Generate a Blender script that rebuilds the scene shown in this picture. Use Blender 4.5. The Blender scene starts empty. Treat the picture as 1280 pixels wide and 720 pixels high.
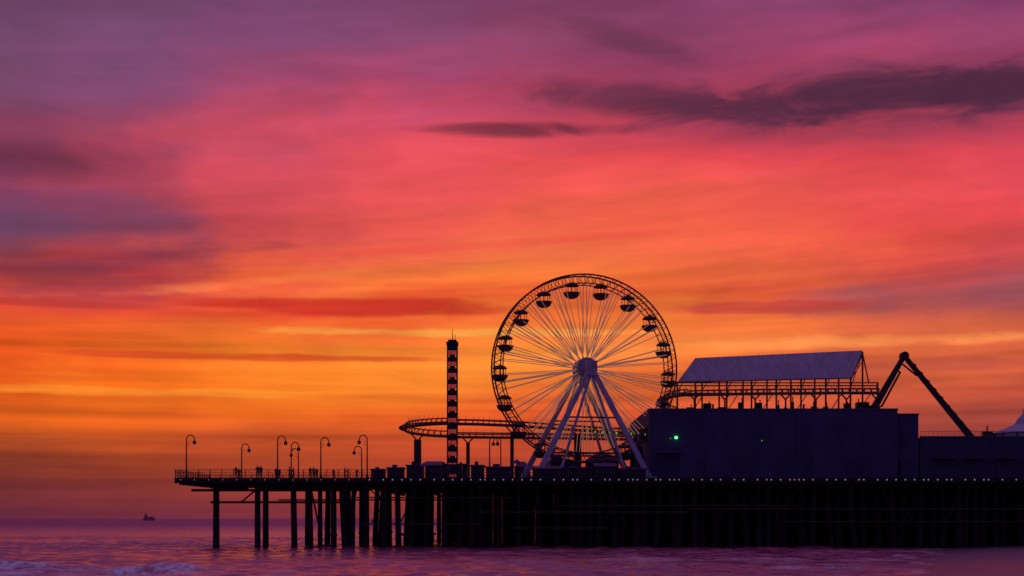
import bpy, math, random
import numpy as np
from mathutils import Vector, Matrix
random.seed(7); np.random.seed(7)
sc=bpy.context.scene
CAMH=4.1; F=1800.0
def X(u,Y): return (u-640)/F*Y
def Z(v,Y): return CAMH+(648-v)/F*Y
def lin(c):
    return tuple(((x/255)/12.92 if x/255<=0.04045 else ((x/255+0.055)/1.055)**2.4) for x in c)
# ---------------------------------------------------------------- materials
def mat(name,col,rough=0.6,metal=0.0,var=0.25,scale=2.0,bump=0.0,emit=None,estr=0.0,stretch=(1,1,1)):
    m=bpy.data.materials.new(name); m.use_nodes=True
    nt=m.node_tree; b=nt.nodes['Principled BSDF']
    tc=nt.nodes.new('ShaderNodeTexCoord'); mp=nt.nodes.new('ShaderNodeMapping'); mp.inputs['Scale'].default_value=stretch
    nz=nt.nodes.new('ShaderNodeTexNoise'); nz.inputs['Scale'].default_value=scale; nz.inputs['Detail'].default_value=4
    nt.links.new(tc.outputs['Object'],mp.inputs[0]); nt.links.new(mp.outputs[0],nz.inputs['Vector'])
    r=nt.nodes.new('ShaderNodeValToRGB'); r.color_ramp.elements[0].position=0.3; r.color_ramp.elements[1].position=0.72
    r.color_ramp.elements[0].color=tuple(c*(1-var) for c in col)+(1,)
    r.color_ramp.elements[1].color=tuple(min(1,c*(1+var)) for c in col)+(1,)
    nt.links.new(nz.outputs['Fac'],r.inputs[0]); nt.links.new(r.outputs[0],b.inputs['Base Color'])
    b.inputs['Roughness'].default_value=rough; b.inputs['Metallic'].default_value=metal
    if bump>0:
        bp=nt.nodes.new('ShaderNodeBump'); bp.inputs['Strength'].default_value=bump; bp.inputs['Distance'].default_value=0.05
        nt.links.new(nz.outputs['Fac'],bp.inputs['Height']); nt.links.new(bp.outputs[0],b.inputs['Normal'])
    if emit:
        b.inputs['Emission Color'].default_value=tuple(emit)+(1,); b.inputs['Emission Strength'].default_value=estr
    return m
M={}
M['wood']=mat('tarred_wood',(0.014,0.011,0.010),0.9,var=0.5,scale=1.5,bump=0.5,stretch=(3,3,0.4))
M['deck']=mat('deck_timber',(0.04,0.03,0.028),0.85,var=0.4,scale=1.2,bump=0.4,stretch=(1,1,6))
M['dark']=mat('dark_steel',(0.03,0.028,0.032),0.5,0.3,var=0.3)
M['white']=mat('white_painted_steel',(0.38,0.33,0.44),0.45,0.0,var=0.22,scale=1.0)
M['spoke']=mat('spoke_paint_glow',(0.52,0.42,0.38),0.4,0.0,var=0.1,scale=1.0,emit=(1.0,0.45,0.22),estr=0.14)  # weak warm glow put into the paint; no LED strips are modelled
M['rim']=mat('rim_paint',(0.10,0.05,0.06),0.5,0.1,var=0.3)
M['gond']=mat('gondola_paint',(0.07,0.04,0.06),0.5,0.0,var=0.3)
M['gond2']=mat('gondola_canopy',(0.12,0.07,0.05),0.5,0.0,var=0.3)
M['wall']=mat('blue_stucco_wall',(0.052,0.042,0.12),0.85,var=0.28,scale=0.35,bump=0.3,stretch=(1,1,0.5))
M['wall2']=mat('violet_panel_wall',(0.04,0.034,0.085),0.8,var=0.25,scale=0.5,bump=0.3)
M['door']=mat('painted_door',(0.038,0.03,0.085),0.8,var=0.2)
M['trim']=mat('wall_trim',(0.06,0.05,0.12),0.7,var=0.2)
M['roof']=mat('sheet_metal_roof',(0.34,0.28,0.34),0.55,0.0,var=0.18,scale=0.4,stretch=(4,1,1))
M['red']=mat('red_paint_glow',(0.5,0.05,0.05),0.5,var=0.2,emit=(0.7,0.07,0.06),estr=0.32)  # paint also emits red, so the tower bands look lit without lamps
M['yellow']=mat('track_paint',(0.16,0.08,0.05),0.5,var=0.2)
M['glass']=mat('dark_glass',(0.02,0.02,0.03),0.08,var=0.1)
M['tent']=mat('tent_canvas',(0.45,0.4,0.48),0.8,var=0.1)
M['awn']=mat('awning_canvas',(0.12,0.06,0.17),0.8,var=0.3)
M['skin']=mat('skin',(0.35,0.2,0.14),0.6,var=0.1)
M['shirt']=mat('shirt_cloth',(0.06,0.05,0.08),0.9,var=0.5,scale=1)
M['pants']=mat('trouser_cloth',(0.03,0.03,0.05),0.9,var=0.3)
M['lampg']=mat('green_lamp',(0.1,0.5,0.2),0.4,emit=(0.10,1.0,0.25),estr=2.2)
M['lampg2']=mat('green_lamp_dim',(0.1,0.4,0.1),0.4,emit=(0.10,0.7,0.12),estr=0.6)
M['lampp']=mat('deck_marker_lamp',(0.3,0.25,0.4),0.4,emit=(0.42,0.27,0.50),estr=0.6)
M['lampo']=mat('lamp_globe',(0.10,0.07,0.06),0.3)
# ---------------------------------------------------------------- mesh builder
class MB:
    def __init__(s): s.v=[];s.f=[];s.m=[]
    def add(s,vs,fs,mi=0):
        o=len(s.v); s.v+= [tuple(p) for p in vs]; s.f+=[tuple(i+o for i in f) for f in fs]; s.m+=[mi]*len(fs)
    def box(s,x0,x1,y0,y1,z0,z1,mi=0):
        vs=[(x0,y0,z0),(x1,y0,z0),(x1,y1,z0),(x0,y1,z0),(x0,y0,z1),(x1,y0,z1),(x1,y1,z1),(x0,y1,z1)]
        s.add(vs,[(3,2,1,0),(4,5,6,7),(0,1,5,4),(1,2,6,5),(2,3,7,6),(3,0,4,7)],mi)
    def hexa(s,b,t,mi=0):
        s.add(list(b)+list(t),[(3,2,1,0),(4,5,6,7),(0,1,5,4),(1,2,6,5),(2,3,7,6),(3,0,4,7)],mi)
    def cyl(s,p,q,r,r2=None,n=8,mi=0,cap=True):
        r2=r if r2 is None else r2
        p=Vector(p);q=Vector(q); d=(q-p).normalized()
        a=d.orthogonal().normalized(); b=d.cross(a)
        vs=[]
        for c,rr in ((p,r),(q,r2)):
            for i in range(n):
                t=2*math.pi*i/n; vs.append(c+(a*math.cos(t)+b*math.sin(t))*rr)
        fs=[(i,(i+1)%n,n+(i+1)%n,n+i) for i in range(n)]
        if cap: fs+=[tuple(range(n-1,-1,-1)),tuple(range(n,2*n))]
        s.add(vs,fs,mi)
    def beam(s,p,q,w,h,mi=0,w2=None,h2=None,up=(0,1,0)):
        p=Vector(p);q=Vector(q); d=(q-p).normalized(); u=Vector(up)
        a=d.cross(u)
        if a.length<1e-4: a=d.orthogonal()
        a.normalize(); b=d.cross(a)
        w2=w if w2 is None else w2; h2=h if h2 is None else h2
        def ring(c,w,h): return [c-a*w/2-b*h/2,c+a*w/2-b*h/2,c+a*w/2+b*h/2,c-a*w/2+b*h/2]
        s.hexa(ring(p,w,h),ring(q,w2,h2),mi)
    def tube(s,pts,r,n=6,closed=False,mi=0):
        pts=[Vector(p) for p in pts]; N=len(pts); vs=[];fs=[]
        for i,p in enumerate(pts):
            if closed: d=pts[(i+1)%N]-pts[i-1]
            else: d=pts[min(i+1,N-1)]-pts[max(i-1,0)]
            d.normalize(); up=Vector((0,1,0)) if abs(d.y)<0.95 else Vector((0,0,1))
            a=d.cross(up).normalized(); b=d.cross(a)
            for k in range(n):
                t=2*math.pi*k/n; vs.append(p+(a*math.cos(t)+b*math.sin(t))*r)
        rng=N if closed else N-1
        for i in range(rng):
            j=(i+1)%N
            for k in range(n):
                l=(k+1)%n; fs.append((i*n+k,i*n+l,j*n+l,j*n+k))
        s.add(vs,fs,mi)
    def lathe(s,c,prof,n=12,mi=0):
        c=Vector(c); vs=[];fs=[]
        for r,z in prof:
            for k in range(n):
                t=2*math.pi*k/n; vs.append(c+Vector((r*math.cos(t),r*math.sin(t),z)))
        for i in range(len(prof)-1):
            for k in range(n):
                l=(k+1)%n; fs.append((i*n+k,i*n+l,(i+1)*n+l,(i+1)*n+k))
        s.add(vs,fs,mi)
    def obj(s,name,mats,parent=None,smooth=False,loc=None):
        me=bpy.data.meshes.new(name); me.from_pydata(s.v,[],s.f)
        for m in mats: me.materials.append(M[m] if isinstance(m,str) else m)
        me.polygons.foreach_set('material_index',s.m)
        if smooth: me.polygons.foreach_set('use_smooth',[True]*len(s.f))
        me.update(); o=bpy.data.objects.new(name,me); sc.collection.objects.link(o)
        if parent: o.parent=parent
        if loc: o.location=loc
        return o
def grp(name,loc=(0,0,0),rz=0):
    e=bpy.data.objects.new(name,None); sc.collection.objects.link(e); e.location=loc; e.rotation_euler=(0,0,rz); return e
# ---------------------------------------------------------------- sky
w=bpy.data.worlds.new('World'); sc.world=w; w.use_nodes=True
try:
    w.cycles.sampling_method='MANUAL'; w.cycles.sample_map_resolution=256
except Exception: pass
nt=w.node_tree; N=nt.nodes; L=nt.links
for n in list(N): N.remove(n)
def val(sock,x):
    if isinstance(x,(int,float)): sock.default_value=x
    elif isinstance(x,tuple): sock.default_value=x if len(x)==len(sock.default_value) else x+(1,)
    else: L.new(x,sock)
def ma(op,a,b=0.0,c=None,clamp=False):
    n=N.new('ShaderNodeMath'); n.operation=op; n.use_clamp=clamp
    val(n.inputs[0],a); val(n.inputs[1],b)
    if c is not None: val(n.inputs[2],c)
    return n.outputs[0]
def mix(f,a,b,bt='MIX'):
    n=N.new('ShaderNodeMix'); n.data_type='RGBA'; n.blend_type=bt
    val(n.inputs[0],f); val(n.inputs[6],a); val(n.inputs[7],b); return n.outputs[2]
def comb(a,b,c=0.0):
    n=N.new('ShaderNodeCombineXYZ'); val(n.inputs[0],a);val(n.inputs[1],b);val(n.inputs[2],c); return n.outputs[0]
def noise(v,scale,detail=5,rough=0.55,dist=0.0):
    n=N.new('ShaderNodeTexNoise'); n.noise_dimensions='2D'; L.new(v,n.inputs['Vector']); n.inputs['Scale'].default_value=scale
    n.inputs['Detail'].default_value=detail; n.inputs['Roughness'].default_value=rough; n.inputs['Distortion'].default_value=dist
    return n.outputs['Fac']
def smooth(x,a,b):
    n=N.new('ShaderNodeMapRange'); n.interpolation_type='SMOOTHSTEP'; val(n.inputs[0],x)
    n.inputs[1].default_value=a; n.inputs[2].default_value=b; n.inputs[3].default_value=0; n.inputs[4].default_value=1
    return n.outputs[0]
tc=N.new('ShaderNodeTexCoord'); sep=N.new('ShaderNodeSeparateXYZ'); L.new(tc.outputs['Generated'],sep.inputs[0])
dx,dy,dz=sep.outputs
A0=ma('MULTIPLY',ma('ARCTAN2',dx,dy),1800.0)
hor=ma('SQRT',ma('ADD',ma('ADD',ma('MULTIPLY',dx,dx),ma('MULTIPLY',dy,dy)),1e-6))
E0=ma('MULTIPLY',ma('DIVIDE',dz,hor),1800.0)
lev=smooth(E0,150,420)
sh=ma('SUBTRACT',E0,ma('MULTIPLY',ma('MULTIPLY',A0,0.09),lev))
n1=noise(comb(ma('MULTIPLY',A0,1/420),ma('MULTIPLY',sh,1/80)),1.0,4,0.5)
n2=noise(comb(ma('MULTIPLY_ADD',A0,1/700,31.3),ma('MULTIPLY',sh,1/22)),1.0,4,0.5)
n3=noise(comb(ma('MULTIPLY_ADD',A0,1/160,17.7),ma('MULTIPLY',sh,1/70)),1.0,5,0.55)
amp=smooth(E0,0,300); hi=smooth(E0,260,400)
E=ma('ADD',E0,ma('MULTIPLY',ma('SUBTRACT',n1,0.5),ma('MULTIPLY_ADD',amp,80,18.0)))
E=ma('ADD',E,ma('MULTIPLY',ma('SUBTRACT',n2,0.5),ma('MULTIPLY_ADD',hi,-20,38.0)))
A=ma('ADD',A0,ma('MULTIPLY',ma('SUBTRACT',n3,0.5),240.0))
rows=[0,60,110,160,200,240,280,320,350,380,410,440,480,520,560,600,645]
cols=[0,160,320,480,640,800,960,1120,1280]
T=[
[(108,66,100),(112,68,106),(120,67,110),(122,66,106),(122,60,98),(125,58,96),(134,62,103),(128,60,103),(118,55,98)],
[(112,70,106),(120,72,114),(128,70,113),(138,70,112),(145,68,106),(138,60,98),(158,65,105),(166,68,108),(148,65,105)],
[(118,67,102),(128,70,110),(152,68,106),(168,68,106),(172,65,98),(168,60,90),(160,58,88),(165,62,92),(160,60,95)],
[(135,60,90),(150,65,95),(190,72,98),(215,75,98),(212,72,90),(205,68,85),(190,62,82),(188,62,82),(190,62,85)],
[(130,54,82),(165,62,88),(212,75,92),(230,80,92),(230,78,85),(230,75,80),(225,70,80),(220,68,80),(215,68,85)],
[(130,58,92),(160,62,86),(205,72,85),(225,80,82),(235,85,78),(240,88,80),(238,85,82),(235,80,82),(230,75,85)],
[(105,62,95),(125,60,88),(190,65,76),(228,85,75),(238,95,72),(240,95,70),(238,90,72),(230,75,75),(225,70,78)],
[(125,60,80),(155,60,75),(215,80,65),(238,102,65),(245,115,68),(240,108,66),(240,100,65),(228,80,68),(205,72,75)],
[(150,55,65),(180,55,60),(236,95,55),(243,115,55),(246,125,56),(240,110,55),(235,100,60),(200,75,70),(170,70,80)],
[(222,72,50),(222,72,48),(222,70,42),(225,76,42),(230,90,45),(232,96,50),(225,85,55),(190,80,70),(160,75,80)],
[(235,90,40),(238,95,40),(238,102,42),(240,110,45),(243,122,50),(243,122,55),(238,108,55),(220,100,65),(205,95,70)],
[(235,85,30),(240,100,32),(243,118,40),(247,135,46),(247,142,52),(243,132,58),(238,120,60),(225,105,60),(215,95,60)],
[(225,85,22),(240,108,28),(246,128,36),(248,132,42),(243,124,46),(236,112,48),(222,96,54),(198,83,55),(188,76,58)],
[(212,90,28),(226,95,28),(232,100,32),(228,92,35),(222,86,38),(206,80,44),(186,72,50),(162,66,55),(156,64,58)],
[(150,60,38),(170,65,35),(180,68,40),(185,68,42),(185,65,45),(175,62,45),(162,58,48),(148,56,52),(146,54,55)],
[(112,42,45),(122,45,45),(135,48,45),(150,50,45),(150,50,45),(150,50,48),(140,50,50),(130,50,52),(130,48,52)],
[(94,36,60),(100,38,60),(106,38,58),(115,42,56),(120,42,54),(120,42,54),(118,42,54),(112,40,54),(110,40,54)]]
pos=ma('DIVIDE',E,900.0)
col=None; prevA=None
for ci,u in enumerate(cols):
    az=math.atan((u-640)/F); r=N.new('ShaderNodeValToRGB'); cr=r.color_ramp; cr.interpolation='LINEAR'
    st=[]
    for ri in range(len(rows)-1,-1,-1):
        st.append(((648-rows[ri])*math.cos(az)/900.0, lin(T[ri][ci])))
    st.append((1.0,lin((150,82,130))))
    cr.elements[0].position=st[0][0]; cr.elements[0].color=st[0][1]+(1,)
    cr.elements[1].position=st[-1][0]; cr.elements[1].color=st[-1][1]+(1,)
    for p,c in st[1:-1]:
        e=cr.elements.new(p); e.color=c+(1,)
    L.new(pos,r.inputs[0])
    a=az*1800
    if col is None: col=r.outputs[0]
    else: col=mix(smooth(A,prevA,a),col,r.outputs[0])
    prevA=a
cnh=noise(comb(ma('MULTIPLY_ADD',A0,1/170,11.1),ma('MULTIPLY_ADD',E0,1/46,4.0)),1.0,6,0.6,0.5)
cn=noise(comb(ma('MULTIPLY_ADD',A0,1/150,51.1),ma('MULTIPLY',sh,1/36)),1.0,5,0.58)
def cloud(u,v,ru,rv,tilt,colr,st,k=2.2,soft=1.2,nz=None):
    global col
    az=math.atan((u-640)/F); a=az*1800; e=(648-v)*math.cos(az)
    ax=ma('SUBTRACT',A0,a); ey=ma('SUBTRACT',E0,e)
    if tilt:
        t=math.radians(tilt)
        p=ma('ADD',ma('MULTIPLY',ax,math.cos(t)/ru),ma('MULTIPLY',ey,math.sin(t)/ru))
        q=ma('SUBTRACT',ma('MULTIPLY',ey,math.cos(t)/rv),ma('MULTIPLY',ax,math.sin(t)/rv))
    else:
        p=ma('MULTIPLY',ax,1/ru); q=ma('MULTIPLY',ey,1/rv)
    r2=ma('MULTIPLY_ADD',p,p,ma('MULTIPLY',q,q))
    s_=ma('SUBTRACT',ma('MULTIPLY_ADD',nz if nz else cn,k,1-k/2),r2)
    m=ma('MULTIPLY',smooth(s_,0,soft),st)
    col=mix(m,col,lin(colr))
cloud(1130,120,430,56,1,(96,44,70),0.9,2.2,1.3,cnh)
cloud(1120,122,340,36,1,(72,36,62),0.9,2.6,1.1,cnh)
cloud(800,126,210,34,-3,(90,41,66),0.85,2.6,1.2,cnh)
cloud(680,162,170,13,0,(98,40,62),0.85,2.4,1.1,cnh)
cloud(790,52,140,22,-18,(98,48,78),0.7,2.6,1.3,cnh)
cloud(50,196,140,30,0,(92,42,68),0.8,2.6,1.3,cnh)
cloud(80,268,220,38,3,(100,62,98),0.6,2.5,1.8,cnh)
cloud(150,325,230,18,8,(118,46,72),0.7,2.6,1.2)
cloud(440,384,240,14,0,(196,44,34),0.95,2.0,0.9)
cloud(60,379,150,6,0,(178,52,46),0.7,2.0,0.9)
cloud(1180,368,230,26,0,(142,74,86),0.8,2.3,1.2)
cloud(930,384,190,9,0,(190,62,56),0.8,2.2,1.0)
cloud(330,352,260,10,6,(250,135,70),0.5,2.6,1.5)
cloud(600,416,300,7,0,(255,172,78),0.65,2.2,1.0)
cloud(1050,428,280,10,0,(250,150,80),0.7,2.2,1.1)
cloud(200,490,340,7,0,(253,145,46),0.65,2.2,1.0)
cloud(300,446,260,6,0,(205,64,32),0.75,2.2,0.9)
cloud(1180,455,240,10,0,(178,74,60),0.7,2.2,1.1)
cloud(640,305,300,8,4,(225,72,62),0.55,2.2,1.1)
modn=ma('ADD',ma('MULTIPLY',ma('SUBTRACT',n2,0.5),ma('MULTIPLY_ADD',hi,-0.7,0.95)),ma('MULTIPLY',ma('SUBTRACT',cnh,0.5),0.4))
modn=ma('ADD',modn,ma('MULTIPLY',ma('SUBTRACT',cn,0.5),0.25))
bright=ma('ADD',1.0,modn)
sc_=N.new('ShaderNodeVectorMath'); sc_.operation='SCALE'; L.new(col,sc_.inputs[0]); L.new(bright,sc_.inputs[3]); col=sc_.outputs[0]
col=mix(smooth(E0,900,3200),col,lin((116,88,145)))
back=mix(smooth(E0,0,900),lin((74,52,92)),lin((96,78,138)))
yn=ma('DIVIDE',dy,hor)
col=mix(ma('SUBTRACT',1.0,smooth(yn,-0.2,0.75)),col,back)
col=mix(ma('SUBTRACT',1.0,smooth(dz,-0.02,0.0)),col,lin((45,22,42)))
bg=N.new('ShaderNodeBackground'); L.new(col,bg.inputs[0]); bg.inputs[1].default_value=1.0
sk=N.new('ShaderNodeTexSky'); sk.sky_type='NISHITA'; sk.sun_disc=False; sk.sun_elevation=math.radians(0.5); sk.sun_rotation=math.radians(-5)
bg2=N.new('ShaderNodeBackground'); L.new(sk.outputs[0],bg2.inputs[0]); bg2.inputs[1].default_value=0.003
ad=N.new('ShaderNodeAddShader'); L.new(bg.outputs[0],ad.inputs[0]); L.new(bg2.outputs[0],ad.inputs[1])
out=N.new('ShaderNodeOutputWorld'); L.new(ad.outputs[0],out.inputs[0])
sd=bpy.data.lights.new('sun','SUN'); sd.energy=0.06; sd.angle=math.radians(8); sd.color=(1,0.45,0.2)
so=bpy.data.objects.new('sun',sd); sc.collection.objects.link(so)
so.rotation_euler=(math.radians(-89),0,math.radians(-5))
# ---------------------------------------------------------------- sea
def shore(y): return -3+0.315*y
def axis(lo,hi,step,far,ratio=1.12):
    a=list(np.arange(lo,hi+1e-6,step)); s=step; x=hi; r=[]
    while x<far: s*=ratio; x+=s; r.append(x)
    return a,r
dn,up=axis(-95,95,0.55,14000,1.15)
xs=np.array([-x for x in up[::-1]]+dn+up)
dn,up=axis(85,330,0.45,16000,1.06)
ys=np.array([-200,-120,-60,-20,20,45,60,70,78,82]+dn+up)
GX,GY=np.meshgrid(xs,ys)
GZ=np.zeros_like(GX)
for i in range(70):
    lam=1.4*(10**(np.random.rand()*0.85)); k=2*math.pi/lam
    th=math.radians(-76+np.random.randn()*26)
    am=0.0145*lam**0.66*np.random.uniform(0.4,1.0)
    ph=np.random.rand()*6.28; p=k*(GX*math.cos(th)+GY*math.sin(th))+ph
    GZ+=am*np.sin(p)
grpv=0.65+0.35*np.sin(GX*0.05+GY*0.031+1)*np.sin(GY*0.047-GX*0.02)
GZ*=grpv
far=np.clip((420-GY)/180,0,1); wide=np.clip((130-np.abs(GX))/30,0,1)
GZ*=far*wide
def sn(x,y,s):
    return (np.sin(x*s+1.3*np.sin(y*s*0.7))+np.sin(y*s*1.3+1.7*np.sin(x*s*0.9+2))+np.sin((x+y)*s*2.1+np.sin(x*s*3)))/3
ds=GX-shore(GY)
shal=np.clip(-ds/14,0,1); GZ*=0.45+0.55*shal
foam=np.zeros_like(GX)
def breaker(yc,x0,x1,h,wd,slope,fo):
    global GZ,foam
    yl=yc+slope*(GX-x0)+0.8*np.sin(GX*0.35)+0.5*np.sin(GX*0.9+1)
    env=np.clip((GX-x0)/4,0,1)*np.clip((x1-GX)/6,0,1)
    env*=0.65+0.35*np.sin(GX*0.5+2)
    d=GY-yl
    GZ+=h*env*(np.exp(-(np.maximum(d,0)/(wd*1.6))**2)*(d>=0)+np.exp(-(np.minimum(d,0)/(wd*.7))**2)*(d<0))
    foam+=fo*env*np.exp(-((d+wd*0.5)/(wd*1.5))**2)
    foam+=fo*.35*env*np.exp(-((d+wd*4)/(wd*3))**2)
breaker(111,-46,-20,0.85,1.5,0.05,2.8)
breaker(104.5,-60,-14,0.55,1.2,0.02,2.4)
breaker(122,-14,16,0.3,1.2,0.1,0.3)
breaker(107,-8,14,0.25,1.2,0.06,0.5)
breaker(137,4,40,0.35,1.2,0.12,1.0)
breaker(116,14,36,0.2,1.0,0.25,1.5)
shf=1.8+2.2*np.sin(GY*0.21+1)+1.4*np.sin(GY*0.53)
foam+=1.3*np.exp(-((ds+shf+1.2*sn(GX,GY,0.3))/1.1)**2)*(GY>60)*(GY<400)
foam+=0.6*np.exp(-((ds+6.0+2.6*sn(GX,GY,0.2)+shf)/0.8)**2)*(GY>60)*(GY<400)
foam*=np.clip(0.6+0.8*sn(GX,GY,1.7)+0.5*sn(GY,GX,3.9),0,1.3)
ny,nx=GX.shape
vs=np.stack([GX,GY,GZ],-1).reshape(-1,3)
idx=np.arange(nx*ny).reshape(ny,nx)
fs=np.stack([idx[:-1,:-1],idx[:-1,1:],idx[1:,1:],idx[1:,:-1]],-1).reshape(-1,4)
me=bpy.data.meshes.new('sea'); me.from_pydata(vs.tolist(),[],fs.tolist())
me.polygons.foreach_set('use_smooth',[True]*len(fs))
at=me.attributes.new('foam','FLOAT','POINT'); at.data.foreach_set('value',foam.reshape(-1).astype(np.float32))
sea=bpy.data.objects.new('sea',me); sc.collection.objects.link(sea)
m=bpy.data.materials.new('sea_water'); m.use_nodes=True; t=m.node_tree; b=t.nodes['Principled BSDF']
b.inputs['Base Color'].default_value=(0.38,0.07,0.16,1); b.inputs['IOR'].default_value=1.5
tcn=t.nodes.new('ShaderNodeTexCoord')
sx=t.nodes.new('ShaderNodeSeparateXYZ'); t.links.new(tcn.outputs['Object'],sx.inputs[0])
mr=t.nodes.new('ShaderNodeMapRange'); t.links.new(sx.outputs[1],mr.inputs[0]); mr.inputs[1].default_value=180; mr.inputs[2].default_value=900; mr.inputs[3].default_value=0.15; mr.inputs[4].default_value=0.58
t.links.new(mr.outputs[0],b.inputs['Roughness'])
mp=t.nodes.new('ShaderNodeMapping'); mp.inputs['Scale'].default_value=(0.5,1.1,1); t.links.new(tcn.outputs['Object'],mp.inputs[0])
nz=t.nodes.new('ShaderNodeTexNoise'); nz.inputs['Scale'].default_value=1.3; nz.inputs['Detail'].default_value=4; t.links.new(mp.outputs[0],nz.inputs['Vector'])
bp=t.nodes.new('ShaderNodeBump'); bp.inputs['Strength'].default_value=0.85; bp.inputs['Distance'].default_value=0.26; t.links.new(nz.outputs['Fac'],bp.inputs['Height'])
mpb=t.nodes.new('ShaderNodeMapping'); mpb.inputs['Scale'].default_value=(0.25,1.2,1); t.links.new(tcn.outputs['Object'],mpb.inputs[0])
nzb=t.nodes.new('ShaderNodeTexNoise'); nzb.inputs['Scale'].default_value=0.1; nzb.inputs['Detail'].default_value=4; t.links.new(mpb.outputs[0],nzb.inputs['Vector'])
bp2=t.nodes.new('ShaderNodeBump'); bp2.inputs['Strength'].default_value=0.8; bp2.inputs['Distance'].default_value=1.8; t.links.new(nzb.outputs['Fac'],bp2.inputs['Height']); t.links.new(bp.outputs[0],bp2.inputs['Normal'])
t.links.new(bp2.outputs[0],b.inputs['Normal'])
fa=t.nodes.new('ShaderNodeAttribute'); fa.attribute_name='foam'
fn=t.nodes.new('ShaderNodeTexNoise'); fn.inputs['Scale'].default_value=2.5; fn.inputs['Detail'].default_value=6; t.links.new(tcn.outputs['Object'],fn.inputs['Vector'])
mm=t.nodes.new('ShaderNodeMath'); mm.operation='MULTIPLY_ADD'; t.links.new(fn.outputs['Fac'],mm.inputs[0]); mm.inputs[1].default_value=1.6; mm.inputs[2].default_value=-0.45
mu=t.nodes.new('ShaderNodeMath'); mu.operation='MULTIPLY'; mu.use_clamp=True; t.links.new(fa.outputs['Fac'],mu.inputs[0]); t.links.new(mm.outputs[0],mu.inputs[1])
fb=t.nodes.new('ShaderNodeBsdfDiffuse'); fb.inputs[0].default_value=(0.9,0.84,0.86,1)
ms=t.nodes.new('ShaderNodeMixShader'); t.links.new(mu.outputs[0],ms.inputs[0]); t.links.new(b.outputs[0],ms.inputs[1]); t.links.new(fb.outputs[0],ms.inputs[2])
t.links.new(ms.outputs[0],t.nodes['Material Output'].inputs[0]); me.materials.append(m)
# ---------------------------------------------------------------- beach
by=np.concatenate([np.arange(-150,60,10),np.arange(60,300,1.5),np.geomspace(302,4000,40)])
bo=np.concatenate([[-60,-30,-15],np.arange(-10,60,0.8),np.geomspace(62,3000,30)])
BO,BY=np.meshgrid(bo,by); BX=shore(BY)+BO
BZ=np.where(BO<0,0.09*BO,np.minimum(0.035*BO,2.6))+0.02+0.05*sn(BX,BY,0.25)*np.clip(BO/8,0,1)+0.03*sn(BX,BY,1.1)*np.clip(BO/8,0,1)
vs=np.stack([BX,BY,BZ],-1).reshape(-1,3); nyb,nxb=BX.shape; idx=np.arange(nxb*nyb).reshape(nyb,nxb)
fs=np.stack([idx[:-1,:-1],idx[:-1,1:],idx[1:,1:],idx[1:,:-1]],-1).reshape(-1,4)
me=bpy.data.meshes.new('beach'); me.from_pydata(vs.tolist(),[],fs.tolist()); me.polygons.foreach_set('use_smooth',[True]*len(fs))
M['sand']=mat('wet_sand',(0.14,0.08,0.11),0.36,var=0.3,scale=0.7,bump=1.0)
for n_ in M['sand'].node_tree.nodes:
    if n_.type=='BUMP': n_.inputs['Distance'].default_value=0.4
me.materials.append(M['sand'])
ob=bpy.data.objects.new('beach',me); sc.collection.objects.link(ob)
# ---------------------------------------------------------------- pier
DK=9.6; Y0=195.0
XL=X(218,Y0); XM=X(452,Y0)
pier=grp('pier',(XL,Y0,0)); OX,OY=XL,Y0
def PX(u,Y=Y0): return X(u,Y)-OX
mb=MB()
XR=210
mb.box(0,XM-OX,0,22,DK-0.28,DK,0)
mb.box(XM-OX,XR-OX,0,72,DK-0.28,DK,0)
mb.box(0.02,XR-OX,-0.12,0.0,DK-0.72,DK-0.02,1)
for yy in list(np.arange(0.6,22,2.2)):
    mb.box(0.5,XR-OX,yy,yy+0.3,DK-0.95,DK-0.285,1)
for yy in list(np.arange(23,71,3)):
    mb.box(XM-OX,XR-OX,yy,yy+0.3,DK-0.95,DK-0.285,1)
x=0.2
while x<XR-OX:
    mb.box(x,x+0.14,-0.2,-0.125,DK-0.8,DK-0.1,1); x+=1.9+random.uniform(-.05,.05)
mb.obj('deck',['deck','wood'],pier)
mb=MB()
bents=[(270,[1]),(322,[1]),(333,[1]),(366,[1]),(377,[7]),(386,[1]),(401,[1,9]),(416,[1]),(428,[1,7])]
u=443
while u<1420:
    bents.append((u,None)); u+= random.choice((11,15,19,24)) if u<700 else random.uniform(11,19)
def bottom(xw,yw):
    o=xw-shore(yw); return (0.035*o if o>0 else 0.09*o)-0.8
for u,ysl in bents:
    xw=X(u,Y0+1)
    if ysl is None:
        depth=21 if u<470 else 70
        st=random.uniform(8.5,15) if u<600 else random.uniform(7.5,13); ysl=list(np.arange(1+random.uniform(0,2)*(u>520),depth,st))
    for yy in ysl:
        jx=random.uniform(-.12,.12); r=random.uniform(.3,.47); lean=random.choice((0,0,0,.3,-.3,.9,-.8)) if u>360 else 0
        xw2=xw+jx+(random.uniform(-1.5,1.5) if yy>12 else 0)
        zb=min(bottom(xw2,Y0+yy),-0.8)
        mb.cyl((xw2-OX+lean,yy,zb),(xw2-OX,yy,DK-0.96),r*1.15,r*0.92,9,0,False)
        if random.random()<.4:
            zz=random.uniform(1,2.2); mb.cyl((xw2-OX+lean*.8,yy,zz),(xw2-OX+lean*.75,yy,zz+.35),r*1.22,n=9,cap=False)
    d=22 if u<452 else 70
    if len(ysl)>1: mb.box(xw-OX-.22,xw-OX+.22,0.2,d-0.6,DK-1.4,DK-0.96,1)
for u in (270,327,366,386,401,416,428): mb.box(PX(u-7),PX(u+7),0.3,20,DK-1.45,DK-0.965,1)
zw=Z(628,Y0)
mb.box(PX(238),PX(436),0.55,0.8,DK-1.85,DK-1.5,1)
mb.box(PX(262),PX(440),0.5,0.72,zw-.12,zw+.18,1)
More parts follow.
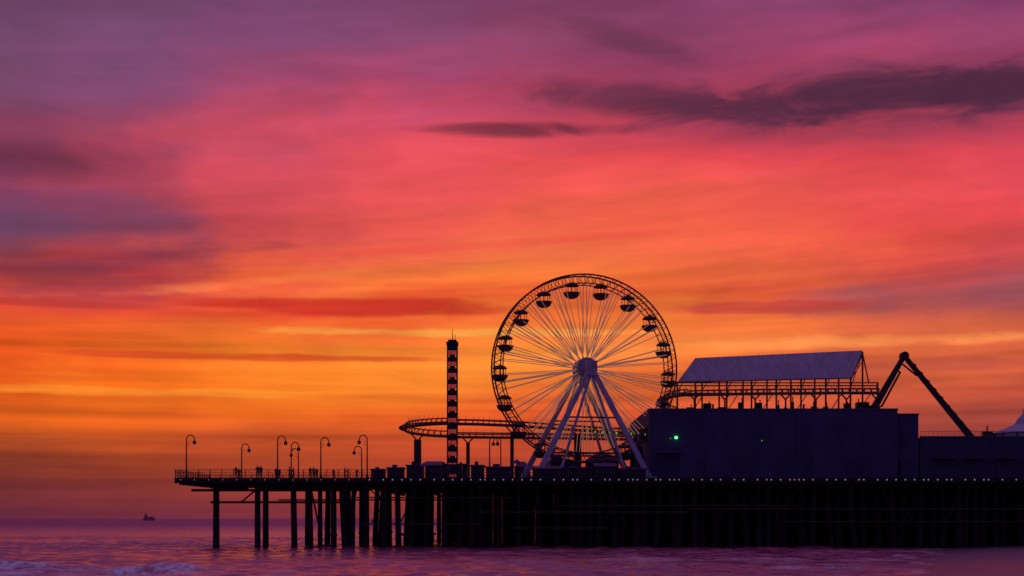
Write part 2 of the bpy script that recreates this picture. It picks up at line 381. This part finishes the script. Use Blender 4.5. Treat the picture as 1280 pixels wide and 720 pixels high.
mb.box(PX(340),PX(1400),5.3,5.5,zw+.3,zw+.5,1)
for u0,u1,v in ((430,640,622),(600,860,640),(700,1000,632),(860,1400,636),(980,1300,652),(640,760,660),(450,600,655)):
    mb.box(PX(u0),PX(u1),0.46,0.66,Z(v,Y0)-.08,Z(v,Y0)+.1,2)
for i in range(46):
    u=random.uniform(450,1280); du=random.choice((-1,1))*random.uniform(18,34); yy=random.choice((0.7,8,15))
    mb.beam((PX(u),yy,DK-1.2),(PX(u+du),yy,DK-1.2-random.uniform(2.5,6)),.18,.22,1)
mb.beam((PX(322),1.4,DK-1.2),(PX(300),1.4,DK-3.2),.2,.2,1)
mb.beam((PX(386),1.4,DK-1.0),(PX(401),1.4,1),.22,.22,1)
mb.beam((PX(445),1.4,DK-1.0),(PX(428),1.4,.5),.3,.3,1)
mb.obj('piles',['wood','wood','deck'],pier)
mb=MB()
def sheet(u0,u1,yy,vt,vb):
    x0=PX(u0);x1=PX(u1);x=x0
    while x<x1:
        ww=random.uniform(.25,.4); mb.box(x,x+ww-.02,yy,yy+.08+random.uniform(0,.05),Z(vb,Y0)-random.uniform(0,.5),DK-0.96,0); x+=ww
sheet(690,1450,30,600,690); sheet(600,1450,60,600,690); sheet(820,1450,14,600,690)
mb.obj('under_deck_dark_fill',['wood'],pier)  # dark planks added behind the piles to black out the shaded gaps
mb=MB()
x=PX(462)
while x<XR-OX:
    mb.box(x-.07,x+.07,-.24,-.13,DK-.34,DK-.18,0); x+=1.25*random.choice((1,1,1,.5,1.5))
x=PX(226)
while x<PX(450):
    mb.box(x-.04,x+.04,-.2,-.13,DK-.32,DK-.22,0); x+=1.9
mb.obj('marker_lamps',['lampp'],pier)
def railing(name,x0,y0,x1,y1,h=1.1,z=DK,step=1.5,pk=True):
    e=grp(name,(x0,y0,z)); mb=MB(); d=Vector((x1-x0,y1-y0,0)); L_=d.length; n=int(L_/step)
    for i in range(n+1):
        p=d*(i/n); mb.beam(p,p+Vector((0,0,h+.05)),.09,.09)
    for hh in (h,h*.66,h*.33,0.12): mb.beam(Vector((0,0,hh)),d+Vector((0,0,hh)),.05 if hh<h else .1,.05,up=(0,0,1))
    if pk:
        k=int(L_/.3)
        for i in range(k):
            p=d*(i/k); mb.beam(p+Vector((0,0,.1)),p+Vector((0,0,h)),.02,.02)
    mb.obj('rails',['dark'],e); return e
railing('pier_railing',XL+.1,Y0+.1,XM,Y0+.1)
railing('pier_railing',XL+.1,Y0+.2,XL+.1,Y0+21.8)
railing('pier_railing',XL+.2,Y0+21.9,XM,Y0+21.9)
railing('pier_railing',XM+.1,Y0+.1,X(811,Y0),Y0+.1)
# ---------------------------------------------------------------- street lamps
def lamp(u,vt,Y,side=1,double=False):
    x=X(u,Y); zt=Z(vt,Y); h=zt-DK; e=grp('street_lamp',(x,Y,DK)); mb=MB()
    mb.cyl((0,0,0),(0,0,.5),.18,.14); mb.cyl((0,0,.5),(0,0,h-.75),.1,.075)
    for s in ((side,-side) if double else (side,)):
        R=.55; pts=[(s*(R-R*math.cos(a)),0,h-.75+R*1.2*math.sin(a)) for a in np.linspace(0,math.pi,10)]
        mb.tube(pts,.07,6)
        xe=s*2*R; ze=h-.75
        mb.lathe((xe,0,ze-.5),[(0.02,0.5),(.1,.48),(.14,.38),(.3,.22),(.32,.16)],10,0)
        mb.lathe((xe,0,ze-.62),[(0.02,0),(.16,.05),(.24,.16),(.22,.28)],10,1)
        mb.tube([(s*.05,0,h-1.5),(s*.4,0,h-1.25),(s*.35,0,h-.95),(s*.15,0,h-.9)],.03,5)
    mb.obj('post',['dark','lampo'],e,True)
for a in ((233,543,196.5,1),(302,554,214,1),(347,544,197,1),(364,552,210,1),(373,560,216,-1),(401,546,197,1),(452,557,214,-1),(459,543,197,-1),
          (612,545,200,1),(626,546,214,-1)): lamp(*a)
# ---------------------------------------------------------------- ferris wheel
WY=205.0; HX=X(731,WY); HZ=Z(461,WY)-DK; R=13.3
fw=grp('ferris_wheel',(HX,WY,DK),math.radians(11))
def pol(r,a,y=0): return (r*math.sin(a),y,HZ+r*math.cos(a))
mb=MB(); Ri=12.05; W=1.0
for y in (-W,W):
    mb.tube([pol(R,2*math.pi*i/108,y) for i in range(108)],.12,6,True)
    mb.tube([pol(Ri,2*math.pi*i/108,y) for i in range(108)],.085,6,True)
    for i in range(72):
        a=2*math.pi*i/72; b_=2*math.pi*(i+.5)/72; c=2*math.pi*(i+1)/72
        mb.cyl(pol(Ri,a,y),pol(R,b_,y),.04,n=5); mb.cyl(pol(R,b_,y),pol(Ri,c,y),.04,n=5)
for i in range(36):
    a=2*math.pi*i/36
    mb.cyl(pol(R,a,-W),pol(R,a,W),.05,n=5); mb.cyl(pol(Ri,a,-W),pol(Ri,a,W),.05,n=5)
mb.obj('rim',['rim'],fw)
mb=MB()
for y in (-W,W):
    for i in range(36):
        a=2*math.pi*(i+.5)/36; s=1 if i%2 else -1
        mb.cyl(pol(1.25,a+s*.12,y*1.35),pol(Ri,a,y),.055,n=5)
    for i in range(18):
        a=2*math.pi*i/18
        mb.cyl(pol(1.0,a,y*1.35),pol(Ri,a,y),.08,n=5)
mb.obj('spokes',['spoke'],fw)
mb=MB()
mb.cyl((0,-4.0,HZ),(0,4.0,HZ),.42,n=16)
mb.cyl((0,-1.7,HZ),(0,1.7,HZ),.95,n=20)
for y in (-1.4,1.4): mb.cyl((0,y-.08,HZ),(0,y+.08,HZ),1.5,n=24)
for y in (-3.7,3.7): mb.box(-.75,.75,y-.5,y+.5,HZ-1.3,HZ+.75)
mb.obj('hub',['white'],fw)
mb=MB()
for y,sy in ((-3.7,-1),(3.7,1)):
    for s in (-1,1):
        mb.beam((s*.45,y,HZ-.9),(s*8.0,y+sy*1.2,.3),.6,.6,0,.75,.75)
        mb.beam((s*.15,y,HZ-1.4),(s*4.9,y+sy*1.2,.3),.34,.34)
        mb.box(s*8.0-.9,s*8.0+.9,y+sy*1.2-.9,y+sy*1.2+.9,0,.35)
    mb.beam((-6.2,y+sy*.9,3.6),(6.2,y+sy*.9,3.6),.25,.25,1)
    mb.beam((-3.6,y+sy*.5,8.6),(3.6,y+sy*.5,8.6),.22,.22,1)
mb.box(-9.5,9.5,-6,6,0.004,.15,1)
mb.obj('support_legs',['white','dark'],fw)
for i in range(18):
    a=math.radians(11+20*i); px,_,pz=pol(12.3,a); mb=MB()
    mb.cyl((px,-1.0,pz),(px,1.0,pz),.06,n=6)
    mb.lathe((px,0,pz-.35),[(0.02,.42),(.45,.36),(.85,.18),(1.08,-.08),(1.05,-.12),(.8,.1),(0.05,.25)],14,1)
    for t_ in (45,135,225,315):
        q=math.radians(t_); mb.cyl((px+.95*math.cos(q),.95*math.sin(q),pz-.45),(px+.98*math.cos(q),.98*math.sin(q),pz-1.35),.045,n=5)
    mb.cyl((px,0,pz-.2),(px,0,pz-1.9),.07,n=6)
    mb.lathe((px,0,pz-2.25),[(0.05,0),(.45,.02),(.85,.22),(1.1,.6),(1.16,.8),(1.2,.83),(1.18,.88),(1.05,.8),(.95,.55),(.3,.45)],14,0)
    mb.obj('gondola_%d'%i,['gond','gond2'],fw,True)
# ---------------------------------------------------------------- drop tower
TY=208.0; tw=grp('drop_tower',(X(565.5,TY),TY,DK)); H=Z(432,TY)-DK; mb=MB(); hw=.68
for sx_ in (-1,1):
    for sy in (-1,1): mb.cyl((sx_*hw,sy*hw,0),(sx_*hw,sy*hw,H),.1,n=6)
mb.cyl((0,0,0),(0,0,H),.4,n=10)
n=12
for i in range(n+1):
    z=H*i/n
    for s in (-1,1):
        mb.beam((-hw,s*hw,z),(hw,s*hw,z),.1,.1); mb.beam((s*hw,-hw,z),(s*hw,hw,z),.1,.1,up=(0,0,1))
    if i<n:
        z2=H*(i+1)/n
        for s in (-1,1):
            mb.beam((-hw,s*hw,z),(hw,s*hw,z2),.05,.05); mb.beam((s*hw,-hw,z2),(s*hw,hw,z),.05,.05,up=(1,0,0))
        mb.box(-hw*.88,hw*.88,-hw*.88,hw*.88,z+.3,z+.85,1)
        mb.box(-hw*.84,hw*.84,-hw*.84,hw*.84,z+.87,z+1.5,0)
mb.box(-.85,.85,-.85,.85,H,H+.5); mb.box(-.6,.6,-.6,.6,H+.5,H+.8)
mb.cyl((0,0,H+.8),(0,0,Z(411,TY)-DK),.07,.03,6); mb.cyl((0.4,0,H+.8),(.4,0,H+1.6),.04,n=5)
mb.box(-1.2,1.2,-1.2,1.2,.9,2.3); mb.box(-1.6,1.6,-1.6,1.6,0,.4)
for s in (-1,1):
    for k in (-.8,0,.8): mb.box(s*1.25-.15,s*1.25+.15,k-.28,k+.28,.7,2.6)
mb.obj('lattice',['dark','red'],tw)
# ---------------------------------------------------------------- roller coaster
def catmull(P,n=10):
    P=[Vector(p) for p in P]; P=[P[0]*2-P[1]]+P+[P[-1]*2-P[-2]]; o=[]
    for i in range(1,len(P)-2):
        a,b_,c,d=P[i-1:i+3]
        for k in range(n):
            t=k/n; o.append(.5*((2*b_)+(c-a)*t+(2*a-5*b_+4*c-d)*t*t+(3*b_-a-3*c+d)*t**3))
    o.append(P[-2]); return o
rc=grp('roller_coaster',(0,0,0))
def track(name,pts,banks,supports):
    raw=[(X(u,Y),Y,Z(v,Y)) for u,v,Y in pts]; C=catmull(raw,16)
    n=len(C); mb=MB(); l=[];r=[];sp=[]
    acc=0; last=C[0]
    for i,p in enumerate(C):
        d=(C[min(i+1,n-1)]-C[max(i-1,0)]).normalized(); side=d.cross(Vector((0,0,1))).normalized()
        bk=banks(p); side=(side*math.cos(bk)+Vector((0,0,1))*math.sin(bk)); nrm=side.cross(d).normalized()
        l.append(p-side*.55); r.append(p+side*.55); sp.append(p-nrm*.6)
        acc+=(p-last).length; last=p
        if acc>.75 or i==0:
            acc=0; mb.beam(l[-1],sp[-1],.12,.12); mb.beam(r[-1],sp[-1],.12,.12); mb.beam(l[-1],r[-1],.1,.1)
            q=r[-1]+side*.5; mb.beam(r[-1],q,.05,.05); mb.beam(q,q+Vector((0,0,.5)),.035,.035)
    mb.tube(l,.1,6); mb.tube(r,.1,6); mb.tube(sp,.22,8)
    mb.obj(name,['yellow'],rc)
    mb=MB()
    for u,v,Y,rad,vb in supports:
        x=X(u,Y); z=Z(v,Y); zb=DK if vb is None else Z(vb,Y)
        mb.cyl((x,Y,zb),(x,Y,z-1.0),rad,n=10); mb.beam((x-.9,Y,z-.2),(x,Y,z-1.2),.2,.2); mb.beam((x+.9,Y,z-.2),(x,Y,z-1.2),.2,.2); mb.cyl((x,Y,zb),(x,Y,zb+.2),rad*1.8,n=10)
    mb.obj(name+'_supports',['dark'],rc)
track('lower_track',[(850,540,209.5),(812,537,209.5),(760,535,209.5),(700,531,210),(640,527,210),(585,525,210),(545,525.5,210.5),(515,528,212.5),(503,532,217),(512,537,222),(545,541,225),(600,542,226),(700,543,226),(800,545,226),(860,545,226)],
   lambda p: 0.55 if p.x<X(560,212) else 0.15,
   [(522,541,211.2,.55,None),(640,531,210,.28,None),(722,535,210,.55,None),(585,545,226,.3,None),(790,540,209.5,.3,None),(690,545,226,.3,None)])
track('upper_track',[(1098,486,206.5),(1050,486,206.5),(1000,486.5,206.5),(940,487,206.5),(890,488,206.5),(855,489,207),(836,492,209),(826,498,214),(828,506,220),(845,512,225),(870,514,227)],
   lambda p:.05 if p.x>X(860,207) else .5,
   [(u,489,206.5,.13,511) for u in range(868,1100,38)])
mb=MB()
for u in range(735,815,9):
    x=X(u,208.6); mb.box(x-.1,x+.1,208.55,208.75,Z(534+(u-735)*.05,208.6)-.75,Z(534+(u-735)*.05,208.6)-.5)
mb.obj('green_track_lamps',['lampg2'],rc)
# ---------------------------------------------------------------- building
BY0=203.5; bl=grp('arcade_building',(X(811,BY0),BY0,DK)); bx=X(811,BY0)
def bxx(u): return X(u,BY0)-bx
def bz(v): return Z(v,BY0)-DK
mb=MB()
mb.box(0,bxx(1122),0,32,0,bz(512.5),0)
mb.box(bxx(1122),bxx(1150),.8,30,0,bz(518),0)
mb.box(-.08,bxx(1122)+.08,-.1,.2,bz(512.5),bz(510.5),2); mb.box(bxx(1122)+.08,bxx(1150)+.1,.7,1,bz(518),bz(516.3),2)
mb.box(0,.2,.2,32,bz(512.5),bz(510.5),2)
for u in (811,905,998,1090,1119): mb.box(bxx(u)-.0,bxx(u)+.22,-.05,0,0,bz(512.5)-.02,2)
mb.box(bxx(820),bxx(852),-.9,-.17,bz(566),bz(564),2)
for u0,u1,v0,v1 in ((870,882,597,572),(916,936,590,572),(1004,1016,597,572),(1056,1080,590,572),(820,850,597,570),(1126,1138,597,574)):
    mb.box(bxx(u0),bxx(u1),-.04,-.0 if u0<1122 else .85,max(0,bz(v0)),bz(v1),1)
for u in (884,930,975,1060,1105): mb.box(bxx(u),bxx(u)+1.6,4,6,bz(512.5),bz(507)-.1,2)
for u in (895,1010): mb.cyl((bxx(u),3,bz(512)),(bxx(u),3,bz(503)),.15,n=8)
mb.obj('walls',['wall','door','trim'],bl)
mb=MB()
mb.lathe((bxx(845),-.22,bz(547)),[(0.01,-.22),(.2,-.15),(.24,0),(.18,.15),(.01,.22)],10,0)
mb.lathe((bxx(952),-.2,bz(551)),[(0.01,-.09),(.09,0),(.01,.09)],8,1)
mb.lathe((bxx(838),-.2,bz(548)),[(0.01,-.07),(.07,0),(.01,.07)],8,1)
mb.obj('wall_lamps',['lampg','lampg2'],bl)
b2=grp('low_arcade_building',(X(1150,204.5),204.5,DK)); mb=MB(); z=Z(547,204.5)-DK
mb.box(0.02,60,0,28,0,z,0); mb.box(0,60,-.12,.2,z,z+.22,2)
for i in range(9):
    x=2+i*4.4; mb.box(x,x+2.6,-.04,0,.2,2.9,1); mb.box(x-.25,x+2.85,-.9,-.06,3.0,3.15,2)
for i in range(60): mb.beam((i*.6+.2,.3,z),(i*.6+.2,.3,z+.9),.03,.03,2)
mb.beam((.2,.3,z+.9),(36,.3,z+.9),.05,.05,2)
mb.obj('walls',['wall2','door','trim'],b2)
# ---------------------------------------------------------------- pavilion roof
pv=grp('shade_pavilion',(0,0,0)); mb=MB(); yf=207.8; yb=213.5
fl=Vector((X(847,yf),yf,Z(477,yf))); fr=Vector((X(1064,yf),yf,Z(472,yf)))
bl_=Vector((X(869,yb),yb,Z(447.5,yb))); br=Vector((X(1078,yb),yb,Z(438,yb)))
nrm=(fr-fl).cross(bl_-fl).normalized()*.22
mb.hexa([fl-nrm,fr-nrm,br-nrm,bl_-nrm],[fl,fr,br,bl_],0)
for i in range(1,34):
    t_=i/34; a=fl.lerp(fr,t_)+nrm*.1; b_=bl_.lerp(br,t_)+nrm*.1
    mb.beam(a,b_,.04,.05,0)
mb.obj('roof',['roof'],pv)
mb=MB(); rz=Z(511,BY0)
for i in range(8):
    t_=i/7; a=fl.lerp(fr,t_)-nrm*1.2; b_=bl_.lerp(br,t_)-nrm*1.2
    mb.beam(a,b_,.2,.25); mb.beam((a.x,a.y+.3,a.z+.2),(a.x,a.y+.3,rz),.22,.22); mb.beam(b_-Vector((0,.2,0)),(b_.x,b_.y-.2,rz),.22,.22)
    mb.beam((a.x,a.y+.3,a.z-1.2),(b_.x,b_.y-.2,b_.z-.3),.12,.12)
x1=X(1097,yf)
for v in (478.5,482,491.5): mb.beam((fl.x-.5,yf,Z(v,yf)),(x1,yf,Z(v,yf)),.16,.16)
mb.beam(br-nrm,(X(1086,yf+1),yf+1,Z(479,yf+1)),.16,.16); mb.beam(fr-nrm*1.2,(X(1079,yb),yb,Z(450,yb)),.1,.1)
mb.beam((X(1078,yb),yb,Z(440,yb)),(X(1078,yb),yb,rz),.2,.2); mb.beam((x1,yf,Z(478,yf)),(x1,yf,rz),.22,.22)
for u in range(850,1097,7): mb.beam((X(u,yf),yf,Z(482,yf)),(X(u,yf),yf,Z(491.5,yf)),.05,.05)
for u in (872,915,958,1001,1044,1080): mb.beam((X(u-6,yf),yf,rz),(X(u+8,yf),yf,Z(492,yf)),.12,.12)
for u in (862,884,903,926,948,972,990,1016,1032,1058,1072):
    h=random.uniform(.6,1.5); x=X(u,210); w_=random.uniform(.2,.7); mb.box(x-w_,x+w_,209.6,210.4,rz,rz+h); mb.cyl((x+w_*.5,210,rz+h),(x+w_*.5,210,rz+h+random.uniform(.2,.8)),.08,n=6)
mb.obj('frame',['dark'],pv)
# ---------------------------------------------------------------- articulated boom
cr=grp('articulated_boom_crane',(0,0,0)); CY=211.0; mb=MB()
P0=Vector((X(1090,CY),CY,Z(514,CY))); P1=Vector((X(1130,CY),CY,Z(445,CY))); P2=Vector((X(1214,CY),CY,Z(547,CY)))
mb.beam(P0,P1,1.0,.7,0,.65,.6); mb.beam(P1+Vector((0,-.1,0)),P2,.62,.5,0,.95,.5)
mb.cyl(P1-Vector((0,.6,0)),P1+Vector((0,.6,0)),.62,n=14)
off=Vector((.95,0,-.1)); a=P0.lerp(P1,.1)+off; b_=P0.lerp(P1,.72)+off*.8
mb.cyl(a,b_,.16,n=8); mb.beam(P0.lerp(P1,.08),a,.2,.2); mb.beam(P0.lerp(P1,.74),b_,.2,.2)
mb.cyl(P0.lerp(P1,.85)+Vector((.5,0,0)),P1.lerp(P2,.2)+Vector((-.1,0,-.5)),.13,n=8)
for i in range(9): 
    p=P1.lerp(P2,.12+i*.1); mb.beam(p+Vector((.2,-.35,.3)),p+Vector((.55,-.35,.0)),.12,.12)
mb.lathe((P0.x,CY,rz),[(1.6,0),(1.6,.5),(1.2,.6),(1.2,1.0),(0.01,1.0)],16)
mb.box(P2.x-.8,P2.x+.9,CY-.7,CY+.7,P2.z-.9,P2.z+.05); mb.box(P0.x-2.3,P0.x-.6,CY-.8,CY+.8,rz+.3,rz+1.5)
mb.obj('boom_arms',['dark'],cr)
# ---------------------------------------------------------------- tent right
tn=grp('carnival_tent',(X(1279,212),212,Z(547,212))); mb=MB()
mb.lathe((0,0,0),[(4.3,0),(4.3,.55),(4.6,.62),(2.6,1.35),(1.2,2.0),(.9,2.6),(.85,2.7),(.5,3.1),(.1,3.5),(.06,4.2),(0.01,4.2)],20,0)
for i in range(12):
    q=2*math.pi*i/12; mb.cyl((4.35*math.cos(q),4.35*math.sin(q),-.3),(4.35*math.cos(q),4.35*math.sin(q),.6),.09,n=5,mi=1)
mb.box(-6,-4.6,-.5,.5,0,.9,1); mb.cyl((-5.3,0,.9),(-5.3,0,1.8),.1,n=6,mi=1)
mb.obj('canopy',['tent','dark'],tn)
# ---------------------------------------------------------------- kiosks etc.
def kiosk(u0,u1,vt,Y,style,mname='awn'):
    x0=X(u0,Y);x1=X(u1,Y);h=Z(vt,Y)-DK;e=grp('snack_kiosk' if style!='u' else 'patio_umbrella',((x0+x1)/2,Y,DK)); mb=MB(); w_=(x1-x0)/2; d=1.6
    if style=='u':
        mb.cyl((0,0,0),(0,0,h),.05,n=6); mb.lathe((0,0,h-.6),[(w_,0),(w_*.6,.3),(.05,.6)],8,1); mb.lathe((0,0,.7),[(0.05,.05),(.5,.05),(.5,0),(.05,0)],10)
    else:
        hb=h*.72
        mb.box(-w_*.9,w_*.9,-d*.9,d*.9,0,hb,0); mb.box(-w_*.75,w_*.75,-d*.92-.02,-d*.9,hb*.45,hb*.85,2); mb.box(-w_*.8,w_*.8,-d*1.1,-d*.9-.001,hb*.4,hb*.44,0)
        if style=='h': mb.hexa([(-w_,-d,hb),(w_,-d,hb),(w_,d,hb),(-w_,d,hb)],[(-w_*.25,-.1,h),(w_*.25,-.1,h),(w_*.25,.1,h),(-w_*.25,.1,h)],1)
        elif style=='f': mb.box(-w_,w_,-d*1.15,d*1.1,hb+.002,hb+.2,1); mb.box(-w_*.4,w_*.1,-.5,.5,hb+.2,h,0)
        else: mb.hexa([(-w_,-d*1.3,hb),(w_,-d*1.3,hb),(w_,d,hb),(-w_,d,hb)],[(-w_,-d*1.25,hb+.1),(w_,-d*1.25,hb+.1),(w_,d,h),(-w_,d,h)],1)
    mb.obj('body',['wall2',mname,'glass'],e)
for a in ((464,482,584,201,'f'),(484,506,581,204,'f'),(508,530,577,203,'f'),(531,553,576,202,'s'),(548,586,574,214,'f'),(588,606,577,203,'f'),(606,640,580,200,'f'),(642,664,577,214,'h'),
          (664,700,582,199,'s'),(702,740,581,199.5,'f'),(742,770,578,198.8,'s'),(772,808,583,199,'f'),(680,720,568,216,'f'),(730,775,566,217,'h'),
          (640,652,574,199,'u'),(790,812,558,214,'f'),(524,536,578,200,'u')): kiosk(*a)
# ---------------------------------------------------------------- people
def person_mesh(seed):
    rnd=random.Random(seed); s=rnd.uniform(-.12,.12)
    ex=[rnd.uniform(0,.3),rnd.uniform(0,.3)]; rail=rnd.random()<.5
    V=[(0,0,.95,.17,.13),(0,0,1.12,.16,.12),(0,0,1.34,.2,.14),(0,0,1.49,.075,.07),(0,-.01,1.56,.09,.1),(0,-.015,1.66,.1,.115),(0,0,1.75,.06,.07)]
    Eg=[(0,1),(1,2),(2,3),(3,4),(4,5),(5,6)]
    for k,sx_ in enumerate((-1,1)):
        i=len(V); V+=[(sx_*.1,0,.86,.12,.12),(sx_*.1,s*sx_-.03,.48,.085,.09),(sx_*.1,s*sx_*1.4,.09,.058,.06),(sx_*.11,s*sx_*1.4-.15,.04,.05,.035)]
        Eg+=[(0,i),(i,i+1),(i+1,i+2),(i+2,i+3)]
        i=len(V); f=ex[k]
        el=(sx_*(.24+f*.06),-.06-f*.2,1.16); wr=(sx_*.22,-.12-f-(.15 if rail else 0),.98 if not rail else 1.1)
        V+=[(sx_*.19,0,1.42,.08,.08),el+(.058,.058),wr+(.042,.042),(wr[0],wr[1]-.07,wr[2]-.06,.04,.026)]
        Eg+=[(2,i),(i,i+1),(i+1,i+2),(i+2,i+3)]
    me=bpy.data.meshes.new('p'); me.from_pydata([v[:3] for v in V],Eg,[]); o=bpy.data.objects.new('tmp',me); sc.collection.objects.link(o)
    o.modifiers.new('s','SKIN'); 
    for d_,v in zip(me.skin_vertices[0].data,V): d_.radius=(v[3],v[4])
    me.skin_vertices[0].data[0].use_root=True
    sb=o.modifiers.new('b','SUBSURF'); sb.levels=1; sb.render_levels=1
    dg=bpy.context.evaluated_depsgraph_get(); m2=bpy.data.meshes.new_from_object(o.evaluated_get(dg)); bpy.data.objects.remove(o)
    for k in ('pants','shirt','skin'): m2.materials.append(M[k])
    for p in m2.polygons:
        c=p.center; p.use_smooth=True
        p.material_index=0 if c.z<.96 and abs(c.x)<.21 else (2 if c.z>1.5 or (abs(c.x)>.2 and c.z<1.08) else 1)
    return m2
pm=[person_mesh(i) for i in range(6)]
us=[295,299,322,326,345,349,362,367,388,392,396,417,431,435,446,470,560,633,700]
for k,u in enumerate(us):
    Y=196.2+random.uniform(0,9)*(1 if k%3 else .1)
    o=bpy.data.objects.new('person',pm[k%6]); sc.collection.objects.link(o)
    o.location=(X(u,Y),Y,DK); o.rotation_euler=(0,0,random.choice((0,math.pi,1.2,-1.3,2.5))+random.uniform(-.4,.4)); s=random.uniform(.84,1.02); o.scale=(s,s,s)
# ---------------------------------------------------------------- ship on horizon
SY=2600; sh_=grp('cargo_ship',(X(186,SY),SY,0)); mb=MB()
mb.hexa([(-9,-3,-.5),(9,-3,-.5),(9,3,-.5),(-9,3,-.5)],[(-10.5,-3,4),(11.5,-3,4.6),(11.5,3,4.6),(-10.5,3,4)])
mb.box(-8,-2,-2.5,2.5,4,9.5); mb.box(-6.5,-3.5,-2,2,9.5,12); mb.cyl((-5,0,12),(-5,0,16),.4,n=6); mb.box(0,8,-2.2,2.2,4.4,7); mb.cyl((9,0,4.5),(9,0,10),.3,n=6)
M['ship']=mat('ship_paint',(0.30,0.12,0.17),.7); mb.obj('hull',['ship'],sh_)
# ---------------------------------------------------------------- camera
cd=bpy.data.cameras.new('camera'); co=bpy.data.objects.new('camera',cd); sc.collection.objects.link(co)
co.location=(0,0,CAMH); co.rotation_euler=(math.radians(90),0,0)
cd.sensor_width=36; cd.lens=36*F/1280; cd.shift_y=288/1280; cd.clip_end=40000; cd.clip_start=.5
sc.camera=co
sc.view_settings.view_transform='Standard'; sc.view_settings.look='None'; sc.view_settings.exposure=0
